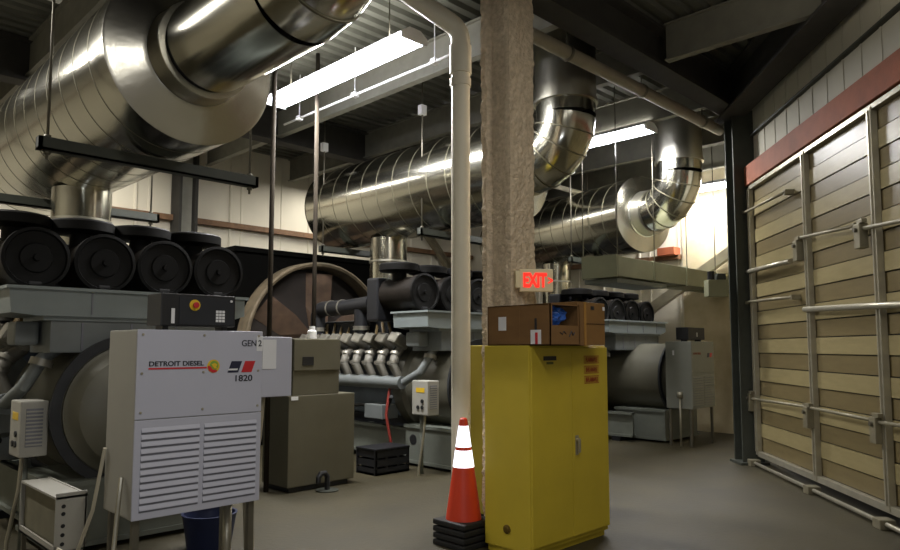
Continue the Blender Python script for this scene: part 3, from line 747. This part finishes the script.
# green grey duct
t = thing('air_duct', 'green grey rectangular duct under the right silencer', 'duct', (8.9, 5.45, 2.68))
m = MB().box(0, 4.3, 0, .58, 0, .30, duct_m, .006)
for x in (-.012, 1.1, 2.2, 3.3): m.box(x, x+.04, -.015, .595, -.015, .315, duct_m)
m.build('casing', None, t)
for x, y in ((.03, -.01), (.03, .59), (1.12, -.01), (2.22, -.01), (3.32, -.01)): MB().tube([(x, y, -.03), (x, y, 5.54-2.68)], .008, steel_rod, 6).build('hanger_rod', None, t)
MB().box(.1, 1.6, .05, .62, -.09, -.02, skid_m, .01).build('drip_pan', None, t)

# ------------------------------------------------------------------ cones
def cone():
    t = thing('traffic_cone', '', 'traffic cone')
    MB().lathe([(.03, .158), (.035, .15), (.86, .032), (.87, .02), (.87, 0)], (0, 0, 0), (0, 0, 1), orange, 40).build('cone_body', None, t)
    def rad(z): return .15-(z-.035)*(.118/.825)+.0015
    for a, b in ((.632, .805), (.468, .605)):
        MB().lathe([(a, rad(a)-.003), (a, rad(a)), (b, rad(b)), (b, rad(b)-.003)], (0, 0, 0), (0, 0, 1), collar_glow, 40).build('reflective_collar_glow', None, t)
    m = MB().box(-.183, .183, -.183, .183, 0, .045, rubber, .012); m.build('base', None, t)
    return t
c0 = cone(); cx, cy = 4.26, 4.1
labs = ['orange traffic cone with two bright reflective collars, topmost of the stack', 'second traffic cone base from the top of the stack', 'third traffic cone base from the top of the stack', 'bottom traffic cone of the stack resting on the floor']
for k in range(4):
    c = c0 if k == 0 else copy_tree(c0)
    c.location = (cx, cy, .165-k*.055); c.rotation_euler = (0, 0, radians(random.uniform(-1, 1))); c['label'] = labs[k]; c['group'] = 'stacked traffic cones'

# ------------------------------------------------------------------ lights
def fixture(label, loc, rz, L, power, col=(1, .98, .94), hang=True):
    t = thing('strip_light', label, 'light', loc, rz, 'fluorescent strip lights')
    MB().prism([(-.20, .0), (.20, 0), (.08, .08), (-.08, .08)], 'y', -L/2, L/2, fix_w).build('fixture_body', None, t)
    for x in (-.14, -.047, .047, .14):  # extra tubes and wide body imitate the glare around the light
        MB().tube([(x, -L/2+.03, -.03), (x, L/2-.03, -.03)], .019, tube_e, 10).build('tube', None, t)
    for y in (-L/2, L/2-.03):
        MB().box(-.18, .18, y, y+.03, -.055, .0, fix_w).build('lamp_holder', None, t)
    if hang:
        for y in (-L*.35, L*.35): MB().tube([(0, y, .08), (0, y, DECK+.02-loc[2])], .008, steel_rod, 6).build('hanger', None, t)
    la = bpy.data.lights.new('strip_lamp', 'AREA'); la.shape = 'RECTANGLE'; la.size = .2; la.size_y = L; la.energy = power; la.color = col
    lo = bpy.data.objects.new('strip_lamp', la); C.objects.link(lo); lo.parent = t; lo.location = (0, 0, -.07)
    la.spread = pi
    lb = bpy.data.lights.new('strip_uplight', 'AREA'); lb.shape = 'RECTANGLE'; lb.size = .12; lb.size_y = L; lb.energy = power*.1; lb.color = col
    lo = bpy.data.objects.new('strip_uplight', lb); C.objects.link(lo); lo.parent = t; lo.location = (0, 0, .1); lo.rotation_euler = (pi, 0, 0)
    return t
fixture('long glowing fluorescent strip light between left and middle silencers', (4.87, 6.85, 4.98), 0, 2.9, 330)
fixture('glowing fluorescent strip light between the middle and right silencers', (9.5, 5.95, 4.98), 0, 1.6, 190)
fixture('glowing fluorescent strip light near the right wall beside steel column', (12.75, 5.85, 4.7), 0, 1.2, 85)
def lamp(x, y, z, sx, sy, e, col=(1, .96, .88)):  # unseen area lamp without a fixture, added to fill the hall
    la = bpy.data.lights.new('unseen_lamp', 'AREA'); la.shape = 'RECTANGLE'; la.size = sx; la.size_y = sy; la.energy = e; la.color = col
    lo = bpy.data.objects.new('unseen_lamp', la); C.objects.link(lo); lo.location = (x, y, z)
lamp(.2, 8.2, 4.98, .16, 3.4, 200)
lamp(1.2, .3, 4.98, .25, 2.4, 85)
lamp(4.1, .9, 4.98, .25, 2.0, 45)
def fill_uplamp(x, y, z, sx, sy, e):  # upward fill added to brighten the dark deck, no fixture behind it
    lamp(x, y, z, sx, sy, e, (1, .93, .8)); bpy.context.scene.collection.objects[-1].rotation_euler = (pi, 0, 0)
fill_uplamp(2.2, .6, 4.4, .2, 2.0, 9); fill_uplamp(6.4, 2.2, 4.5, .2, 1.2, 7); fill_uplamp(.4, 7.5, 4.6, .2, 2.4, 8)
lamp(3.6, 10.9, 4.98, .25, 2.0, 80)
lamp(8.3, 10.9, 4.98, .25, 2.0, 80)
# camera flash
fl = bpy.data.lights.new('camera_flash', 'SPOT'); fl.energy = 72; fl.color = (.85, .9, 1); fl.spot_size = radians(95); fl.spot_blend = .8; fl.shadow_soft_size = .03
fo = bpy.data.objects.new('camera_flash', fl); C.objects.link(fo); fo.location = (-.02, .03, EYE+.06); fo.rotation_euler = (radians(90), 0, radians(-45))
# world
w = bpy.data.worlds.new('World'); bpy.context.scene.world = w; w.use_nodes = True
w.node_tree.nodes['Background'].inputs[0].default_value = (.05, .05, .05, 1)

# ------------------------------------------------------------------ camera
cd = bpy.data.cameras.new('Camera'); cam = bpy.data.objects.new('Camera', cd); C.objects.link(cam)
cd.sensor_width = 36; cd.lens = 695/900*36; cd.clip_start = .05
cam.location = (0, 0, EYE); cam.rotation_euler = (pi/2+atan(56/695), 0, radians(-45)); cd.shift_y = 17/900
sc = bpy.context.scene; sc.camera = cam
sc.view_settings.view_transform = 'Standard'; sc.view_settings.look = 'None'; sc.view_settings.exposure = 0.0
